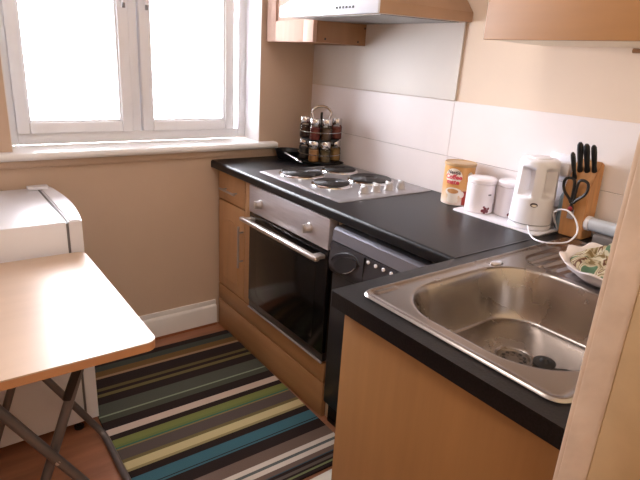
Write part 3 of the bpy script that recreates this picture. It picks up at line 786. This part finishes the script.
# ------------------------------------------------------------------ tray, canisters, kettle
bm = bmesh.new(); prism(bm, rrect(-.190, -.028, -1.535, -1.182, .018, 5), 'z', .9105, .9145)
bmesh.ops.bevel(bm, geom=[e for e in bm.edges if e.verts[0].co.z > .913 and e.verts[1].co.z > .913], offset=.0012, segments=2, affect='EDGES')
tag(obj('white_tray', bm, m_plas), 'thin white rectangular tray under the canisters and kettle', 'tray')
def canister(c, label, ang):
    c = Vector(c); R = .051; t = thing('canister', label, 'canister', c, 'white lidded kitchen canisters')
    bm = bmesh.new(); lathe(bm, [(R-.003, 0), (R, .003), (R, .104), (R-.002, .106)], c, 36); obj('canister_body', bm, m_ceram, t)
    bm = bmesh.new(); lathe(bm, [(R-.001, .107), (R+.001, .109), (R+.001, .120), (R-.004, .126), (.020, .129), (.002, .130)], c, 36); obj('canister_lid', bm, m_ceram, t)
    mb = bpy.data.materials.get('berry_print') or mat('berry_print', (116, 40, 54), 0.4)
    bm = bmesh.new()
    for (u, v, r) in ((0, .018, .007), (-.010, .012, .006), (.008, .010, .006), (-.002, .007, .006), (.012, .020, .005), (-.006, .026, .004)): disc(bm, u, v, r, r, c, R, ang, .0005, 14, 2)
    obj('berry_motif', bm, mb, t)
    bm = bmesh.new(); rectw(bm, .004, .017, .068, .0735, c, R, ang, .0005, 4); obj('small_print', bm, m_grey, t)
a_ = math.atan2(-2.4082+1.245, -1.7407+.112)
canister((-.115, -1.246, .9150), 'white lidded canister with a berry motif, nearest the orange tin', a_+.50)
canister((-.057, -1.335, .9150), 'white lidded canister half hidden between kettle and first canister', a_+.2)

KC = Vector((-.105, -1.452, .9148))
kt = thing('electric_kettle', 'white plastic jug kettle with moulded handle, beside the knife block', 'kettle', KC)
kang = math.atan2(-2.4082-KC.y, -1.7407-KC.x)+.10       # the handle faces the camera
bm = bmesh.new(); lathe(bm, [(.066, 0), (.070, .003), (.070, .014), (.064, .018)], KC, 40); obj('kettle_base', bm, m_plas, kt)
bm = bmesh.new()
SEG = 64; NR = 44; H = .232
rings = []
for i in range(NR+1):
    t = i/NR; z = .018+t*(H-.018); R = .070-.008*t
    if t > .95: R *= math.sqrt(max(0.0, 1-((t-.95)/.052)**2))*.22+.78
    ring = []
    for k in range(SEG):
        th = 2*PI*k/SEG; dd = (th-kang+PI) % (2*PI)-PI   # angle from handle direction
        rr = R
        # two deep finger hollows either side of the moulded grip
        zz = sstep((z-.104)/.018)*sstep((.208-z)/.016)
        w = abs(dd)
        hol = sstep((w-.25)/.10)*sstep((1.02-w)/.14)
        rr -= .036*zz*hol*(R/.07)
        ring.append(bm.verts.new(KC+Vector((rr*math.cos(th), rr*math.sin(th), z))))
    rings.append(ring)
for A, B in zip(rings, rings[1:]):
    for k in range(SEG): bm.faces.new((A[k], A[(k+1) % SEG], B[(k+1) % SEG], B[k]))
bm.faces.new(list(reversed(rings[0]))); bm.faces.new(rings[-1])
obj('kettle_body', bm, m_plas, kt, angle=60)
bm = bmesh.new(); lathe(bm, [(.038, H-.001), (.037, H+.003), (.030, H+.005), (.002, H+.006)], KC, 32); obj('kettle_lid', bm, m_plas, kt)
bm = bmesh.new(); disc(bm, -.002, .086, .012, .0075, KC, .0680, kang, .0006, 16, 2); obj('logo_badge', bm, m_dk, kt)
bm = bmesh.new(); disc(bm, -.001, .0845, .0085, .0038, KC, .0680, kang, .0014, 16, 2); obj('badge_print', bm, m_cream, kt)
bm = bmesh.new(); tube(bm, [KC+Vector((.0695*math.cos(a), .0695*math.sin(a), .018)) for a in [2*PI*k/48 for k in range(48)]], .0012, 6, closed=True); obj('base_seam', bm, m_grey, kt)
# white cord: leaves the base, loops over the worktop and back up beside the block
cp = [(-.168, -1.486, .930), (-.205, -1.520, .919), (-.235, -1.560, .915), (-.235, -1.605, .918), (-.190, -1.640, .925), (-.143, -1.640, .950), (-.132, -1.620, .985), (-.130, -1.590, 1.004), (-.126, -1.560, 1.000), (-.112, -1.535, .980), (-.080, -1.530, .945), (-.060, -1.530, .918)]
bm = bmesh.new(); tube(bm, smoothpath(cp, 8), .0028, 8); tag(obj('kettle_cord', bm, m_plas), 'thin white power cord looping in front of the knife block', 'cord')

# pale blue container and white socket behind
bm = bmesh.new(); c = Vector((-.030, -1.528, .9105)); lathe(bm, [(.020, 0), (.022, .003), (.022, .115), (.016, .130), (.012, .140), (.012, .155), (.002, .156)], (c.x, c.y, c.z), 24)
tag(obj('plastic_bottle', bm, m_pbt), 'pale blue container standing between kettle and knife block', 'bottle')
so = thing('wall_socket', 'white wall socket on the tiles, half hidden behind kettle and knife block', 'socket', (-.012, -1.50, 1.075))
obj('face_plate', box(-.020, -.0085, -1.560, -1.435, 1.075, 1.160, .003), m_plas, so)
obj('plug_top', box(-.048, -.0205, -1.522, -1.478, 1.090, 1.138, .006), m_plas, so)

# ------------------------------------------------------------------ knife block, knives, scissors
kb = thing('knife_block', 'slanted beech knife block against the tiles, holding knives and scissors', 'knife block', (-.05, -1.60, .9105))
bm = bmesh.new()
prism(bm, [(-.085, .9105), (-.020, .9105), (-.010, 1.150), (-.030, 1.158), (-.085, 1.075)], 'y', -1.628, -1.548)
for v in bm.verts:
    v.co.y += .012*(v.co.z-.9105)/.24
bmesh.ops.bevel(bm, geom=bm.edges[:], offset=.003, segments=2, affect='EDGES')
obj('block_body', bm, m_block, kb)
def knife(px, py, pz, qx, qy, qz, label, r=.0085):
    t = thing('kitchen_knife', label, 'knife', (px, py, pz), 'knives in the block')
    P0 = Vector((px, py, pz)); P1 = Vector((qx, qy, qz)); ax = (P1-P0)
    bm = bmesh.new(); pts = [P0+ax*s for s in (0, .08, .25, .5, .75, .92, 1.0)]
    tube(bm, pts, [r*.85, r*1.05, r*.85, r, r*1.08, r*1.0, r*.5], 12, flat=.75); obj('handle', bm, m_handle, t)
    bm = bmesh.new(); e = -ax.normalized()*.025; tube(bm, [P0+e, P0+ax*.02], [.006, .006], 8, flat=.3); obj('blade', bm, m_steel, t)
knife(-.052, -1.562, 1.118, -.086, -1.560, 1.214, 'black-handled kitchen knife, leftmost of the tall three in the block', .0095)
knife(-.050, -1.584, 1.120, -.084, -1.580, 1.212, 'black-handled kitchen knife, middle of the tall three in the block', .0095)
knife(-.047, -1.606, 1.122, -.078, -1.600, 1.211, 'black-handled kitchen knife, rightmost in the block nearest the sink')
knife(-.072, -1.560, 1.096, -.100, -1.550, 1.182, 'shorter black-handled knife in front of the leftmost knife', .0075)
sci = thing('scissors', 'black-handled kitchen scissors with red pivot hanging on the knife block front', 'scissors', (-.095, -1.60, 1.0))
def scp(u, v): return Vector((-.099, -1.582-u, v))
for s in (-1, 1):
    bm = bmesh.new()
    lp = [(s*.004, 1.022), (s*.012, 1.036), (s*.032, 1.056), (s*.040, 1.078), (s*.036, 1.096), (s*.020, 1.102), (s*.007, 1.094), (s*.004, 1.060)]
    P = smoothpath([scp(u, v) for u, v in lp]+[scp(*lp[0])], 5)[:-1]
    tube(bm, P, .0046, 8, closed=True)
    tube(bm, [scp(s*.004, 1.034), scp(-s*.003, 1.010), scp(-s*.005, .998)], [.005, .006, .004], 8); obj('handle', bm, m_handle, sci)
    bm = bmesh.new(); bx(bm, -.0945-(.001 if s > 0 else 0), -.0935-(.001 if s > 0 else 0), -1.582+s*.004-.006, -1.582+s*.004+.006, 0.972, 1.004); obj('blade', bm, m_steel, sci)
bm = bmesh.new(); lathe(bm, [(.008, 0), (.008, .004), (.005, .006)], (-.101, -1.582, 1.006), 14, Vector((-1, 0, 0))); obj('pivot', bm, m_red, sci)

# ------------------------------------------------------------------ tube behind the drainer
bm = bmesh.new(); bx(bm, -.092, -.030, -1.90, -1.665, .9105, .944, .004)
tag(obj('low_box', bm, mat('dark_grey_card', (112, 104, 100), 0.5)), 'low grey box behind the draining board, under the silver tube', 'box')
tt = thing('silver_tube', 'shiny silver roll with a white end behind the draining board', 'tube', (-.060, -1.77, .944))
bm = bmesh.new(); tube(bm, [(-.064, -1.632, .966), (-.064, -1.900, .966)], .0215, 24); obj('roll', bm, m_tube, tt)
bm = bmesh.new(); lathe(bm, [(.020, 0), (.0235, .002), (.0235, .014), (.018, .018)], (-.064, -1.640, .966), 24, Vector((0, 1, 0))); obj('end_cap', bm, m_plas, tt)

# ------------------------------------------------------------------ scalloped dish with patterned paper
DC = Vector((-.335, -1.868, .9172))
bm = bmesh.new(); n = 96
def dishring(r, z, sc):
    out = []
    for k in range(n):
        a = 2*PI*k/n; s = 1+sc*math.cos(12*a); rx = r*1.05; ry = r*.90
        out.append(bm.verts.new(DC+Vector((rx*s*math.cos(a), ry*s*math.sin(a), z+(.004*math.cos(12*a) if sc else 0)))))
    return out
R_ = [dishring(.100, 0, 0), dishring(.112, .002, 0), dishring(.142, .022, .010), dishring(.150, .036, .018), dishring(.160, .040, .034), dishring(.160, .043, .034), dishring(.148, .041, .020), dishring(.139, .026, .010), dishring(.110, .006, 0)]
for A, B in zip(R_, R_[1:]):
    for k in range(n): bm.faces.new((A[k], A[(k+1) % n], B[(k+1) % n], B[k]))
bm.faces.new(list(reversed(R_[0]))); bm.faces.new(R_[-1])
tag(obj('scalloped_dish', bm, m_ceram, angle=60), 'white scalloped dish standing on the ribbed draining board', 'dish')
m_pap = bpy.data.materials.new('patterned_paper'); m_pap.use_nodes = True
nt = m_pap.node_tree; b = nt.nodes['Principled BSDF']; tc = nt.nodes.new('ShaderNodeTexCoord')
vo = nt.nodes.new('ShaderNodeTexVoronoi'); vo.inputs['Scale'].default_value = 24; nz = nt.nodes.new('ShaderNodeTexNoise'); nz.inputs['Scale'].default_value = 11; nz.inputs['Distortion'].default_value = 1.5
nt.links.new(tc.outputs['Object'], nz.inputs['Vector']); cr = nt.nodes.new('ShaderNodeValToRGB'); cr.color_ramp.interpolation = 'CONSTANT'
e = cr.color_ramp.elements; e[0].position = 0; e[0].color = (*lin((96, 126, 92)), 1); e[1].position = .40; e[1].color = (*lin((214, 200, 170)), 1)
for p_, c_ in ((.47, (168, 146, 104)), (.51, (226, 214, 188)), (.56, (128, 88, 66)), (.59, (206, 188, 150)), (.66, (84, 112, 84))):
    x = e.new(p_); x.color = (*lin(c_), 1)
nt.links.new(nz.outputs['Fac'], cr.inputs['Fac']); nt.links.new(cr.outputs['Color'], b.inputs['Base Color']); b.inputs['Roughness'].default_value = .7
bm = bmesh.new(); G = 46; gv = {}
for i in range(G+1):
    for j in range(G+1):
        u = -1+2*i/G; v = -1+2*j/G
        # square -> disc
        x = u*math.sqrt(1-v*v/2); y = v*math.sqrt(1-u*u/2); rr = math.hypot(x, y)
        p3 = Vector((x*2.2, y*2.2, 3.1))
        hgt = .014+.066*(1-rr**2)**.6*(.65+.5*noise.noise(p3*1.3)) + .018*noise.noise(Vector((x*5, y*5, 1.7)))*(1-rr**3) + .022*math.exp(-((x-.45)**2+(y-.25)**2)/.12)
        hgt = max(hgt, .010)+ (.018*rr**4)
        gv[i, j] = bm.verts.new(DC+Vector((x*.142, y*.120, hgt)))
for i in range(G):
    for j in range(G): bm.faces.new((gv[i, j], gv[i+1, j], gv[i+1, j+1], gv[i, j+1]))
bmesh.ops.solidify(bm, geom=bm.faces[:], thickness=.0012)
tag(obj('patterned_paper', bm, m_pap, angle=50), 'crumpled green and brown patterned paper heaped in the scalloped dish', 'paper')
